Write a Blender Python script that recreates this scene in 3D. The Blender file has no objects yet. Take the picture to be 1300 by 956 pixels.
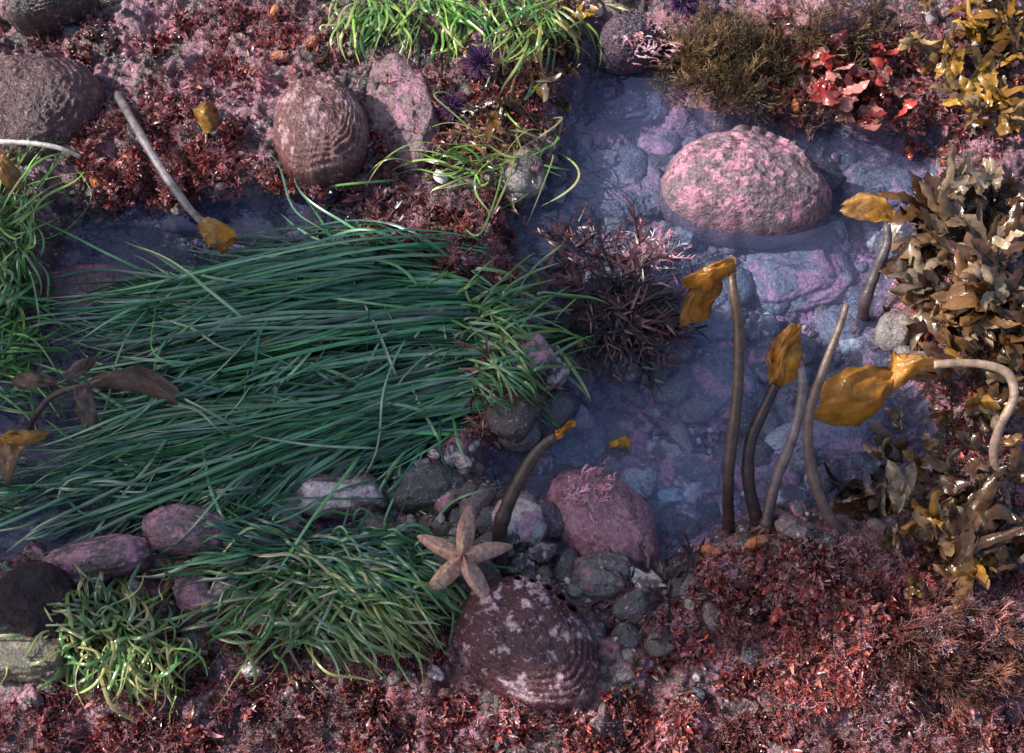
import bpy, math, numpy as np
from mathutils import Vector, Matrix
rng=np.random.default_rng(7)
scene=bpy.context.scene
# ---------------------------------------------------------------- camera
TH=math.radians(25); D=2.4; TT=1/2.4
cd=bpy.data.cameras.new("camera"); cam=bpy.data.objects.new("camera",cd); scene.collection.objects.link(cam)
cam.location=(0,-D*math.sin(TH),D*math.cos(TH)); cam.rotation_euler=(TH,0,0)
cd.sensor_width=36; cd.lens=18/TT; cd.clip_end=2000; cd.clip_start=0.05
scene.camera=cam
def P(px,py,h=0.0):
    """image pixels -> metres: plan position at height h along the camera ray"""
    px=np.asarray(px,float); py=np.asarray(py,float)
    dx=(px-650)/650*TT; dy=-(py-478)/650*TT
    wy=dy*math.cos(TH)+math.sin(TH); wz=dy*math.sin(TH)-math.cos(TH)
    s=(h-D*math.cos(TH))/wz
    x=dx*s; y=-D*math.sin(TH)+wy*s
    return np.stack([x,y,np.broadcast_to(h,x.shape)],-1)
PX=1/650.
# ---------------------------------------------------------------- noise
def _h(ix,iy,iz,seed):
    n=(ix.astype(np.uint32)*np.uint32(374761393)+iy.astype(np.uint32)*np.uint32(668265263)+iz.astype(np.uint32)*np.uint32(2147483647)+np.uint32((seed*974711)&0xffffffff))
    n=(n^(n>>np.uint32(13)))*np.uint32(1274126177); n=n^(n>>np.uint32(16))
    n=n*np.uint32(2246822519); n=n^(n>>np.uint32(15))
    return (n&np.uint32(0xffffff)).astype(float)/float(0xffffff)*2-1
def noise(p,seed=0):
    p=np.asarray(p,float)+1000.; i=np.floor(p).astype(np.int64); f=p-i; f=f*f*(3-2*f)
    if p.shape[-1]==2:
        x,y=i[...,0],i[...,1]; z=np.zeros_like(x); a,b=f[...,0],f[...,1]
        return (_h(x,y,z,seed)*(1-a)+_h(x+1,y,z,seed)*a)*(1-b)+(_h(x,y+1,z,seed)*(1-a)+_h(x+1,y+1,z,seed)*a)*b
    x,y,z=i[...,0],i[...,1],i[...,2]; a,b,c=f[...,0],f[...,1],f[...,2]
    def L(zz): return (_h(x,y,zz,seed)*(1-a)+_h(x+1,y,zz,seed)*a)*(1-b)+(_h(x,y+1,zz,seed)*(1-a)+_h(x+1,y+1,zz,seed)*a)*b
    return L(z)*(1-c)+L(z+1)*c
def fbm(p,oct=4,seed=0,gain=.5):
    s=0;a=1;t=0;p=np.asarray(p,float)
    for k in range(oct):
        s=s+a*noise(p*(2.03**k)+k*17.3,seed+k*7); t+=a; a*=gain
    return s/t
def sst(a,b,x):
    t=np.clip((x-a)/(b-a),0,1); return t*t*(3-2*t)
def mixc(a,b,f):
    f=np.asarray(f)[...,None]; return np.asarray(a)*(1-f)+np.asarray(b)*f
# ---------------------------------------------------------------- terrain
def poly(pts): return P([p[0] for p in pts],[p[1] for p in pts],0.)[:,:2]
POOLS=[poly([(700,95),(740,50),(865,50),(860,140),(960,150),(1060,160),(1190,170),(1190,230),(1160,290),(1130,400),(1110,440),(1180,500),(1215,560),(1160,640),(1080,680),(1000,660),(920,680),(850,730),(760,745),(700,730),(650,650),(600,600),(620,550),(690,520),(700,470),(690,390),(645,350),(650,265),(690,200)]),
       poly([(80,265),(250,245),(380,235),(450,262),(440,300),(540,350),(640,430),(600,540),(500,600),(560,640),(470,660),(300,640),(150,720),(-100,690),(-200,400),(50,400)])]
def sdf(x,y,pg):
    d=np.full(x.shape,1e9); ins=np.zeros(x.shape,bool); n=len(pg)
    for i in range(n):
        a=pg[i]; b=pg[(i+1)%n]; e=b-a; wx=x-a[0]; wy=y-a[1]
        t=np.clip((wx*e[0]+wy*e[1])/(e@e),0,1); d=np.minimum(d,(wx-t*e[0])**2+(wy-t*e[1])**2)
        c=((a[1]>y)!=(b[1]>y)); xi=(b[0]-a[0])*(y-a[1])/((b[1]-a[1]) if abs(b[1]-a[1])>1e-9 else 1e-9)+a[0]
        ins^=(c&(x<xi))
    return np.where(ins,-1,1)*np.sqrt(d)
MOUNDS=[(1070,790,240,110,.13),(200,190,120,80,.045),(560,310,110,60,.05),(800,400,70,70,.05),(1000,60,150,60,.06),(1240,400,90,130,.06),
        (630,500,70,60,.04),(405,170,110,110,.03),(620,90,100,70,.04),(1230,640,60,100,.03),(130,840,150,60,.03),(480,780,120,60,.03),(1230,60,120,90,.07)]
def height(x,y):
    q=np.stack([x,y],-1)
    wob=fbm(q*6,4,3)*.05
    pool=np.zeros(x.shape)
    for pg in POOLS: pool=np.maximum(pool,sst(.035,-.06,sdf(x,y,pg)+wob))
    z=.035+fbm(q*3,3,11)*.02-pool*.115
    for (a,b,rx,ry,h) in MOUNDS:
        c=P(a,b,0.); d=((x-c[0])/(rx*PX))**2+((y-c[1])/(ry*PX))**2
        z=z+h*np.exp(-d*1.1)
    z=z+fbm(q*14,4,21,.6)*.042*(1-.55*pool)+np.abs(fbm(q*45,3,31,.6))*.022
    far=sst(1.6,6,np.hypot(x,y)); z=z*(1-far)+far*(-.25+.3*fbm(q*.3,4,5)+.1*fbm(q*1.3,3,9))
    return z,pool
def axis(lo,hi,st,n=26):
    c=np.arange(lo,hi,st); e=st*(1.42**np.arange(1,n+1)); 
    return np.concatenate([lo-np.cumsum(e)[::-1],c,c[-1]+np.cumsum(e)])
xs=axis(-1.5,1.5,.0045); ys=axis(-.95,1.25,.0045)
GX,GY=np.meshgrid(xs,ys); GZ,GP=height(GX,GY)
cl=400; GXc=np.clip(GX,-cl,cl); GYc=np.clip(GY,-cl,cl)
def samp(A,x,y):
    x=np.asarray(x,float); y=np.asarray(y,float)
    i=np.clip(np.searchsorted(xs,x)-1,0,len(xs)-2); j=np.clip(np.searchsorted(ys,y)-1,0,len(ys)-2)
    a=np.clip((x-xs[i])/(xs[i+1]-xs[i]),0,1); b=np.clip((y-ys[j])/(ys[j+1]-ys[j]),0,1)
    return (A[j,i]*(1-a)+A[j,i+1]*a)*(1-b)+(A[j+1,i]*(1-a)+A[j+1,i+1]*a)*b
def G(px,py,off=0.,minz=-9.):
    h=np.zeros(np.shape(px))
    for _ in range(5):
        p=P(px,py,h+off); h=np.maximum(samp(GZ,p[...,0],p[...,1]),minz)
    return P(px,py,h+off)
# ---------------------------------------------------------------- materials
def mat(name,rough=.4,bump=(300,.3,.002),var=(60,.5),coat=0.,transl=0.,spec=.5,speck=None):
    m=bpy.data.materials.new(name); m.use_nodes=True; nt=m.node_tree; N=nt.nodes; L=nt.links; N.clear()
    out=N.new('ShaderNodeOutputMaterial'); b=N.new('ShaderNodeBsdfPrincipled'); at=N.new('ShaderNodeAttribute'); at.attribute_name='Col'
    geo=N.new('ShaderNodeNewGeometry')
    n1=N.new('ShaderNodeTexNoise'); n1.inputs['Scale'].default_value=var[0]; n1.inputs['Detail'].default_value=5; n1.inputs['Roughness'].default_value=.7
    L.new(geo.outputs['Position'],n1.inputs['Vector'])
    mr=N.new('ShaderNodeMapRange'); mr.inputs[1].default_value=.3; mr.inputs[2].default_value=.7; mr.inputs[3].default_value=1-var[1]; mr.inputs[4].default_value=1+var[1]
    L.new(n1.outputs['Fac'],mr.inputs[0])
    mul=N.new('ShaderNodeVectorMath'); mul.operation='SCALE'; L.new(at.outputs['Color'],mul.inputs[0]); L.new(mr.outputs[0],mul.inputs['Scale'])
    col=mul.outputs[0]
    if speck:
        for (sc,lo,hi,c,amt) in speck:
            n=N.new('ShaderNodeTexNoise'); n.inputs['Scale'].default_value=sc; n.inputs['Detail'].default_value=4; n.inputs['Roughness'].default_value=.65; n.inputs['Distortion'].default_value=.6
            L.new(geo.outputs['Position'],n.inputs['Vector'])
            r=N.new('ShaderNodeMapRange'); r.inputs[1].default_value=lo; r.inputs[2].default_value=hi; r.inputs[4].default_value=amt
            L.new(n.outputs['Fac'],r.inputs[0])
            mx=N.new('ShaderNodeMix'); mx.data_type='RGBA'; L.new(r.outputs[0],mx.inputs[0]); L.new(col,mx.inputs[6]); mx.inputs[7].default_value=(*c,1); col=mx.outputs[2]
    L.new(col,b.inputs['Base Color'])
    b.inputs['Roughness'].default_value=rough; b.inputs['Specular IOR Level'].default_value=spec
    b.inputs['Coat Weight'].default_value=coat; b.inputs['Coat Roughness'].default_value=.12
    if bump:
        n2=N.new('ShaderNodeTexNoise'); n2.inputs['Scale'].default_value=bump[0]; n2.inputs['Detail'].default_value=4; n2.inputs['Roughness'].default_value=.65
        L.new(geo.outputs['Position'],n2.inputs['Vector'])
        bp=N.new('ShaderNodeBump'); bp.inputs['Strength'].default_value=bump[1]; bp.inputs['Distance'].default_value=bump[2]
        L.new(n2.outputs['Fac'],bp.inputs['Height']); L.new(bp.outputs[0],b.inputs['Normal']); L.new(bp.outputs[0],b.inputs['Coat Normal'])
    if transl>0:
        t=N.new('ShaderNodeBsdfTranslucent'); L.new(col,t.inputs['Color']); ms=N.new('ShaderNodeMixShader'); ms.inputs[0].default_value=transl
        L.new(b.outputs[0],ms.inputs[1]); L.new(t.outputs[0],ms.inputs[2]); L.new(ms.outputs[0],out.inputs['Surface'])
    else: L.new(b.outputs[0],out.inputs['Surface'])
    return m
M_ROCK=mat("wet_rock",.27,(140,1.,.008),(90,.65),0,spec=.9,speck=[(28,.53,.58,(.46,.20,.27),.85),(55,.56,.63,(.06,.025,.028),.75),(110,.60,.65,(.56,.31,.38),.7),(170,.64,.70,(.7,.62,.62),.75)])
M_STONE=mat("coralline_stone",.27,(160,.9,.006),(110,.5),0,spec=.9,speck=[(45,.56,.62,(.10,.07,.08),.7),(120,.60,.66,(.70,.54,.58),.6),(230,.62,.68,(.04,.03,.035),.7)])
M_SHELL=mat("abalone_shell",.27,(170,1.,.006),(120,.5),0,spec=.9,speck=[(55,.56,.62,(.10,.03,.03),.8),(85,.59,.65,(.60,.33,.37),.7),(220,.6,.68,(.05,.02,.02),.6)])
M_TURF=mat("red_algae",.24,None,(50,.4),0,.08,spec=.8)
M_GRASS=mat("surfgrass_blade",.17,None,(30,.35),0,.12,spec=1.3)
M_KELP=mat("kelp_blade",.18,(55,.6,.006),(28,.55),.3,.35)
M_LEAF=mat("rockweed_blade",.2,(120,.35,.003),(60,.45),0,.12,spec=.8)
M_DARK=mat("dark_rockweed_blade",.32,None,(60,.4),0,0)
M_SPONGE=mat("dark_sponge",.4,(260,1.,.008),(160,.7),0,0)
M_STIPE=mat("kelp_stipe",.24,(200,.5,.003),(60,.45),.2)
M_STAR=mat("sea_star_skin",.42,(350,.8,.003),(150,.35),.0,speck=[(260,.56,.62,(.85,.70,.60),.8)])
M_URCH=mat("urchin_spines",.35,None,(80,.3),0)
# ---------------------------------------------------------------- mesh accumulator
class Acc:
    def __init__(s): s.v=[];s.f=[];s.c=[];s.n=0
    def add(s,v,f,c):
        v=np.asarray(v,float).reshape(-1,3); f=np.asarray(f).reshape(-1,4); c=np.asarray(c,float)
        c=c.reshape(-1,3) if c.ndim>1 else c
        c=np.broadcast_to(c,v.shape)
        s.v.append(v); s.f.append(f+s.n); s.c.append(c); s.n+=len(v)
    def obj(s,name,m,smooth=True,parent=None):
        v=np.concatenate(s.v); f=np.concatenate(s.f); c=np.concatenate(s.c)
        c=np.clip(c,0,1)**.92*1.1
        me=bpy.data.meshes.new(name); me.vertices.add(len(v)); me.vertices.foreach_set('co',v.astype(np.float32).ravel())
        me.loops.add(f.size); me.loops.foreach_set('vertex_index',f.astype(np.int32).ravel())
        me.polygons.add(len(f)); me.polygons.foreach_set('loop_start',np.arange(0,f.size,4,dtype=np.int32))
        me.polygons.foreach_set('use_smooth',np.full(len(f),smooth)); me.update(calc_edges=True)
        a=me.color_attributes.new('Col','FLOAT_COLOR','POINT'); a.data.foreach_set('color',np.concatenate([np.clip(c,0,.9),np.ones((len(c),1))],1).astype(np.float32).ravel())
        me.materials.append(m); o=bpy.data.objects.new(name,me); scene.collection.objects.link(o)
        if parent is not None:
            o.parent=parent; o.matrix_parent_inverse=Matrix.Translation(-parent.location)
        return o
def gridf(r,c,wrap=False):
    i=np.arange(r-1)[:,None]; j=np.arange(c if wrap else c-1)[None,:]; j2=(j+1)%c
    return np.stack([i*c+j,i*c+j2,(i+1)*c+j2,(i+1)*c+j],-1).reshape(-1,4)
def rotm(n,tilt=.6,r=rng):
    """random spin about z then lean away from vertical"""
    a=r.uniform(0,2*np.pi,n); b=r.normal(0,tilt,n); g=r.uniform(0,2*np.pi,n)
    def Rz(a):
        c,s=np.cos(a),np.sin(a); o=np.zeros((len(a),3,3)); o[:,0,0]=c;o[:,0,1]=-s;o[:,1,0]=s;o[:,1,1]=c;o[:,2,2]=1; return o
    c,s=np.cos(b),np.sin(b); X=np.zeros((n,3,3)); X[:,0,0]=1;X[:,1,1]=c;X[:,1,2]=-s;X[:,2,1]=s;X[:,2,2]=c
    return Rz(a)@X@Rz(g)
def inst(acc,T,pos,scale,R,c0,c1):
    tv,tf,tt=T; n=len(pos)
    v=np.einsum('nij,vj->nvi',R,tv)*np.asarray(scale).reshape(-1,1,1)+pos[:,None,:]
    c=c0[:,None,:]*(1-tt[None,:,None])+c1[:,None,:]*tt[None,:,None]
    f=(tf[None]+(np.arange(n)*len(tv))[:,None,None])
    acc.add(v,f,c.reshape(-1,3))
# ---------------------------------------------------------------- ground
q=np.stack([GX,GY],-1)
n1=fbm(q*9,5,41,.6); n2=fbm(q*22,4,51,.6); n3=fbm(q*5,4,61); n5=fbm(q*16,4,71,.6)
C=mixc(np.array([.04,.03,.03]),np.array([.17,.135,.13]),sst(-.3,.4,n2))
C=mixc(C,[.42,.18,.24],sst(.0,.16,n1)*.85); C=mixc(C,[.11,.025,.026],sst(.04,.24,n3)*.8); C=mixc(C,[.025,.017,.02],sst(.08,.24,n5)*.8)
CPo=mixc(np.array([.08,.08,.11]),np.array([.28,.26,.31]),sst(-.2,.4,n2)); CPo=mixc(CPo,[.56,.22,.34],sst(.0,.1,n1))
CPo=mixc(CPo,[.045,.035,.05],sst(.08,.3,n3)*.75); CPo=mixc(CPo,[.03,.027,.04],sst(.08,.2,n5)*.75)
C=mixc(C,CPo,np.clip(GP,0,1))
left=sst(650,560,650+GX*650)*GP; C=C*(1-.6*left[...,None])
for (a_,b_,rx_,ry_) in [(1240,330,90,100),(1240,450,80,80),(1240,640,70,110),(1240,90,80,80),(1130,640,60,40),(640,100,90,60)]:  # shadow gaps beneath the seaweed, painted into the ground colour
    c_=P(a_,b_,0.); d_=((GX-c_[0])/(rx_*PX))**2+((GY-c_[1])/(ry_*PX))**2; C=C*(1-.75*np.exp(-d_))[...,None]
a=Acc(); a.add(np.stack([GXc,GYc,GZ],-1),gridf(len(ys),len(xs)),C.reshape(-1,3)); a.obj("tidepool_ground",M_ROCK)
# ---------------------------------------------------------------- water
def water():
    a=Acc(); w=np.concatenate([[-400,-60,-8],np.arange(-2,2.01,.05),[8,60,400]]); X,Y=np.meshgrid(w,w)
    a.add(np.stack([X,Y,X*0],-1),gridf(len(w),len(w)),[.1,.1,.1])
    m=bpy.data.materials.new("tidepool_water"); m.use_nodes=True; nt=m.node_tree; N=nt.nodes; L=nt.links; N.clear()
    out=N.new('ShaderNodeOutputMaterial'); tr=N.new('ShaderNodeBsdfTransparent'); tr.inputs[0].default_value=(.74,.84,.97,1)
    df=N.new('ShaderNodeBsdfDiffuse'); df.inputs[0].default_value=(.26,.30,.58,1)
    gl=N.new('ShaderNodeBsdfGlossy'); gl.inputs['Roughness'].default_value=.03
    geo=N.new('ShaderNodeNewGeometry'); n=N.new('ShaderNodeTexNoise'); n.inputs['Scale'].default_value=16; n.inputs['Detail'].default_value=3
    L.new(geo.outputs['Position'],n.inputs['Vector']); bp=N.new('ShaderNodeBump'); bp.inputs['Strength'].default_value=.5; bp.inputs['Distance'].default_value=.01
    L.new(n.outputs['Fac'],bp.inputs['Height']); L.new(bp.outputs[0],gl.inputs['Normal'])
    fr=N.new('ShaderNodeFresnel'); fr.inputs['IOR'].default_value=1.5
    inv=N.new('ShaderNodeMath'); inv.operation='SUBTRACT'; inv.inputs[0].default_value=1; L.new(geo.outputs['Backfacing'],inv.inputs[1])
    fm=N.new('ShaderNodeMath'); fm.operation='MULTIPLY'; L.new(fr.outputs[0],fm.inputs[0]); L.new(inv.outputs[0],fm.inputs[1])
    n4=N.new('ShaderNodeTexNoise'); n4.inputs['Scale'].default_value=4; L.new(geo.outputs['Position'],n4.inputs['Vector'])
    mr=N.new('ShaderNodeMapRange'); mr.inputs[1].default_value=.3; mr.inputs[2].default_value=.7; mr.inputs[3].default_value=.04; mr.inputs[4].default_value=.16; L.new(n4.outputs['Fac'],mr.inputs[0])
    m1=N.new('ShaderNodeMixShader'); L.new(mr.outputs[0],m1.inputs[0]); L.new(tr.outputs[0],m1.inputs[1]); L.new(df.outputs[0],m1.inputs[2])
    m2=N.new('ShaderNodeMixShader'); L.new(fm.outputs[0],m2.inputs[0]); L.new(m1.outputs[0],m2.inputs[1]); L.new(gl.outputs[0],m2.inputs[2])
    L.new(m2.outputs[0],out.inputs['Surface']); a.obj("pool_water",m)
water()
# ---------------------------------------------------------------- stones
def sphere_t(r,c):
    th=np.linspace(0,np.pi,r)[:,None]; ph=np.linspace(0,2*np.pi,c,endpoint=False)[None]
    v=np.stack([np.sin(th)*np.cos(ph),np.sin(th)*np.sin(ph),np.cos(th)*np.ones_like(ph)],-1).reshape(-1,3)
    return v,gridf(r,c,True)[:,::-1]
SPH={k:sphere_t(*k) for k in [(9,14),(14,22),(60,90)]}
def stone(acc,c,rx,ry,rz,rot,col,pink,pf,seed,res=(14,22),block=.25,rough=.16):
    v,f=SPH[res]; s=v.copy()
    s=np.sign(s)*np.abs(s)**(1-block)
    nn=fbm(v*1.3+seed*3.7,3,seed)
    s=s*(1+nn*rough*2.0)[:,None]+ (v*fbm(v*6+seed,2,seed+3)[:,None]*rough*.3)
    if res[0]>40: s=s+v*(fbm(v*13+seed,3,seed+4,.6)*rough*.5)[:,None]
    s=s*np.array([rx,ry,rz]); cr,sr=math.cos(rot),math.sin(rot)
    s=np.stack([s[:,0]*cr-s[:,1]*sr,s[:,0]*sr+s[:,1]*cr,s[:,2]],-1)+np.asarray(c)
    k=fbm(v*2.2+seed*1.9,4,seed+9,.6); cc=mixc(np.asarray(col)[None]*(1+.3*fbm(v*5,3,seed)[:,None]),pink,sst(.25-pf,.4-pf,k)*.9)
    acc.add(s,f,cc)
PINK=np.array([.54,.22,.31]); PW=np.array([.74,.58,.62]); GREY=np.array([.10,.10,.12])
def bigstone(name,px,py,rx,ry,rz,rot,col,pink,pf,seed,sink=.3,block=.2,m=None,lift=0.,rough=.12):
    a=Acc(); p=G(np.array([px]),np.array([py]))[0]; p=P(px,py,p[2]+rz*(1-sink)*.5+lift); p[2]-=rz*sink*.5
    stone(a,p,rx*PX,ry*PX*1.05,rz,math.radians(rot),col,pink,pf,seed,(60,90),block,rough); a.obj(name,m or M_STONE)
bigstone("pink_boulder",764,666,84,52,.075,-48,[.34,.14,.20],[.58,.27,.35],.25,4,.2,.05,None,.03,.07)
bigstone("pink_boulder",428,630,64,26,.05,2,[.2,.12,.13],PW*1.15,.4,5,.2,lift=.06)
DP=dict(sink=.8,block=.4,rough=.16)
bigstone("submerged_boulder",775,235,80,55,.05,0,[.16,.13,.16],[.38,.20,.26],.12,8,**DP)
bigstone("submerged_boulder",795,125,62,60,.05,5,[.06,.045,.10],[.09,.06,.12],.1,12,**DP)
bigstone("submerged_boulder",1015,350,70,55,.05,20,[.2,.17,.22],PINK,.25,17,**DP)
bigstone("submerged_boulder",800,590,60,45,.045,10,[.26,.15,.2],PINK,.35,19,**DP)
bigstone("submerged_boulder",915,480,45,55,.045,30,[.16,.14,.18],PINK,.2,23,**DP)
bigstone("submerged_boulder",1060,545,60,40,.045,0,[.25,.18,.25],PINK,.2,29,**DP)
bigstone("submerged_boulder",720,560,55,45,.045,0,[.13,.13,.16],PINK,.0,31,**DP)
bigstone("submerged_boulder",870,610,50,35,.045,0,[.17,.15,.2],PINK,.3,33,**DP)
bigstone("submerged_boulder",900,410,50,35,.045,0,[.17,.15,.18],PINK,.05,34,**DP)
bigstone("submerged_boulder",690,300,40,35,.045,0,[.12,.11,.13],PINK,.0,35,**DP)
bigstone("submerged_boulder",1110,235,55,35,.045,0,[.16,.13,.16],PINK,.1,36,**DP)
bigstone("submerged_boulder",970,600,40,30,.045,0,[.18,.15,.18],PINK,.3,38,**DP)
bigstone("submerged_boulder",1075,420,36,28,.045,0,[.18,.15,.18],PINK,.2,39,**DP)
bigstone("cobble",25,665,55,35,.05,0,[.14,.12,.14],PW*.8,.1,37,.2,lift=.02)
bigstone("cobble",235,672,55,28,.05,-5,[.24,.12,.15],PINK,.2,41,.2,lift=.01)
bigstone("cobble",120,712,65,24,.045,12,[.14,.08,.09],PINK,.3,43,.2)
bigstone("cobble",545,620,50,26,.05,8,[.05,.055,.06],GREY,.1,47,.2)
bigstone("cobble",680,665,38,26,.04,20,[.12,.09,.11],PINK,.1,51,.2)
bigstone("cobble",110,370,70,36,.05,0,[.20,.09,.12],PINK*.9,.2,53,.2,lift=.02)
bigstone("cobble",870,300,18,24,.03,0,[.2,.2,.22],GREY,.1,57,.2)
bigstone("cobble",770,735,38,30,.05,0,[.11,.10,.11],PINK*.6,.05,59,.2)
bigstone("sponge_rock",40,775,50,45,.06,0,[.03,.014,.022],[.05,.03,.04],.1,61,.2,m=M_SPONGE)
bigstone("cobble",30,830,55,30,.05,0,[.13,.11,.07],[.25,.19,.12],.1,63,.2)
bigstone("coralline_boulder",505,135,50,80,.05,10,[.24,.15,.16],PINK*.8,.1,73,.95,.2,M_ROCK,0.,.2)
def cobbles(name,regs,seed):
    a=Acc(); r=np.random.default_rng(seed)
    for (x0,x1,y0,y1,n,s0,s1,pp,sk) in regs:
        for k in range(n):
            px,py=r.uniform(x0,x1),r.uniform(y0,y1); s=s0*(s1/s0)**(r.random()**1.8)
            p=G(np.array([px]),np.array([py]))[0]
            t=r.random(); col=[GREY*1.1,GREY*.5,np.array([.18,.12,.12]),np.array([.24,.20,.19]),np.array([.08,.055,.055])][int(t*5)]*r.uniform(.6,1.3)
            if r.random()<.03: col=np.array([.6,.57,.55])
            stone(a,p+[0,0,s*PX*(.25-sk)],s*PX*r.uniform(.8,1.3),s*PX*r.uniform(.7,1),s*PX*r.uniform(.45,.7),r.uniform(0,6.28),col,PINK if r.random()<.7 else PW,r.uniform(-.3,.4) if r.random()<pp else -1,int(r.integers(1,900)),(9,14) if s<11 else (14,22),.2,.2)
    a.obj(name,M_STONE)
cobbles("cobbles",[(470,900,560,780,380,4,24,.6,0),(650,1150,180,680,520,5,34,.8,.1),(0,420,600,760,170,4,24,.6,0),(470,900,740,860,70,4,18,.5,.2),(80,460,240,330,60,4,16,.4,.2),(-60,1360,-60,1000,300,3,14,.8,.3),(620,880,600,760,260,3,8,.4,0),(-50,300,760,860,40,4,20,.4,.2),(700,1250,740,960,40,5,20,1.,.5)],5)
# ---------------------------------------------------------------- abalones
def abalone(px,py,rx,ry,h,rot,colA,colB,pf,seed,holes,lift=0.,ridge=.5,h0=60.):
    a=Acc(); nr,na=90,190
    r=np.linspace(0,1,nr)[:,None]; th=np.linspace(0,2*np.pi,na,endpoint=False)[None]
    off=np.array([-.25,.28])  # apex shift
    ox=off[0]*(1-r); oy=off[1]*(1-r)
    k=1+.05*np.cos(th*2+.5)+.04*np.cos(th*3+1.)+.02*noise(np.stack([np.cos(th)*6,np.sin(th)*6],-1),seed)
    x=(r*np.cos(th)*k+ox); y=(r*np.sin(th)*k+oy)
    vv=np.stack([x*1.0,y*1.0,np.zeros_like(x)],-1)
    z=np.sqrt(np.clip(1-r**2.3,0,1))*np.ones_like(th)
    spiral=(r*15+th/(2*np.pi)+.35*noise(vv*4,seed+8)); side=(.35+.65*sst(-.4,.9,np.cos(th+.4)))
    z=z+.030*np.sin(spiral*2*np.pi)*sst(.5,.85,r)*ridge*side+fbm(vv*2.5+seed,3,seed)*.09*sst(1.02,.8,r)+fbm(vv*11+seed,4,seed+2,.65)*.05*sst(1.02,.9,r)
    xx=x*rx*PX; yy=y*ry*PX; zz=z*h
    vn=fbm(vv*5+seed*1.7,5,seed+5,.7); vk=fbm(vv*9+seed,4,seed+15,.7)
    c=mixc(np.array(colA)*(1+.5*np.sin(spiral*2*np.pi)[...,None]*ridge*sst(.5,.85,r)[...,None]*side[...,None]),colB,sst(.12-pf,.26-pf,vn)*sst(1.05,.85,r))
    c=mixc(c,np.array(colA)*.45,sst(.1,.25,vk)*.7)
    for i in range(holes):
        an=math.radians(h0+i*15.); rr=.80-.012*i; hx=rr*math.cos(an)+off[0]*(1-rr); hy=rr*math.sin(an)+off[1]*(1-rr)
        d=np.hypot(x-hx,y-hy); s=.036+.003*(holes-i)
        zz=zz+h*(.16*np.exp(-((d-s*1.7)/(s*.7))**2)-.35*np.exp(-(d/s)**2))
        c=mixc(c,[.006,.004,.005],np.exp(-(d/(s*1.15))**4))
    cr,sr=math.cos(rot),math.sin(rot)
    p=G(np.array([px]),np.array([py]))[0]; p=P(px,py,p[2]+lift+h*.3); p[2]-=h*.35
    v=np.stack([xx*cr-yy*sr,xx*sr+yy*cr,zz],-1)+p
    sk=v[-1:].copy(); sk[...,2]-=.03; v=np.concatenate([v,sk],0); c=np.concatenate([c,c[-1:]*.4],0)
    a.add(v,gridf(nr+1,na,True)[:,::-1],c.reshape(-1,3)); a.obj("red_abalone",M_SHELL)
BR=[.15,.045,.042]
abalone(405,155,60,86,.075,0.05,BR,[.46,.25,.26],.04,11,5,.02,.8)
abalone(42,128,84,90,.10,0.9,[.08,.025,.03],[.20,.08,.09],-.02,13,4,.02,.4,20)
abalone(948,232,112,80,.12,-.12,[.20,.13,.16],[.62,.25,.35],.14,15,6,.055,.12,20)
abalone(668,812,86,70,.09,-.5,[.08,.018,.028],[.66,.44,.50],-.02,17,5,.02,.9)
abalone(800,48,46,38,.07,.2,[.06,.035,.06],[.14,.07,.11],-.1,19,4,.03,.8)
abalone(60,-5,60,36,.07,.4,[.05,.035,.035],[.16,.1,.09],0,21,4,.03,.8)
abalone(1060,10,60,45,.06,.4,[.3,.13,.15],[.5,.28,.3],0,27,4,.0,.5)
# ---------------------------------------------------------------- templates for algae
def ribbon(pts,w,up=np.array([0,1.,0]),cup=.15,tt=None,nw=3,ruff=0,seed=0):
    pts=np.asarray(pts,float); n=len(pts); T=np.gradient(pts,axis=0); T/=np.linalg.norm(T,axis=1)[:,None]+1e-9
    S=np.cross(T,up); S/=np.linalg.norm(S,axis=1)[:,None]+1e-9; Nn=np.cross(S,T)
    u=np.linspace(-1,1,nw); w=np.asarray(w)
    v=pts[:,None]+S[:,None]*(u[None,:,None]*w[:,None,None])+Nn[:,None]*((u**2)[None,:,None]*w[:,None,None]*cup)
    if ruff:
        r=np.random.default_rng(seed); v=v+Nn[:,None]*(r.normal(0,ruff,(n,nw))*w[:,None])[...,None]+S[:,None]*(r.normal(0,ruff*.6,(n,nw))*w[:,None]*np.abs(u)[None])[...,None]
    t=np.linspace(0,1,n) if tt is None else tt
    return v.reshape(-1,3),gridf(n,nw),np.repeat(t,nw)
def join(parts):
    V=[];F=[];T=[];k=0
    for v,f,t in parts: V.append(v);F.append(f+k);T.append(t);k+=len(v)
    return np.concatenate(V),np.concatenate(F),np.concatenate(T)
def frond_t(seed):
    r=np.random.default_rng(seed); parts=[]
    for k in range(r.integers(2,5)):
        a=r.normal(0,.7); L=r.uniform(.6,1); b=r.normal(0,.5); t=np.linspace(0,1,4)
        pts=np.stack([np.sin(a)*t*L,b*t*t*L,np.cos(a)*t*L*(1-.3*t)],-1)
        w=.2*np.array([.4,1.1,1.,.4])*r.uniform(.5,1.4); parts.append(ribbon(pts,w,cup=r.normal(0,.5),nw=3,ruff=.25,seed=seed*9+k))
    return join(parts)
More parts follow.
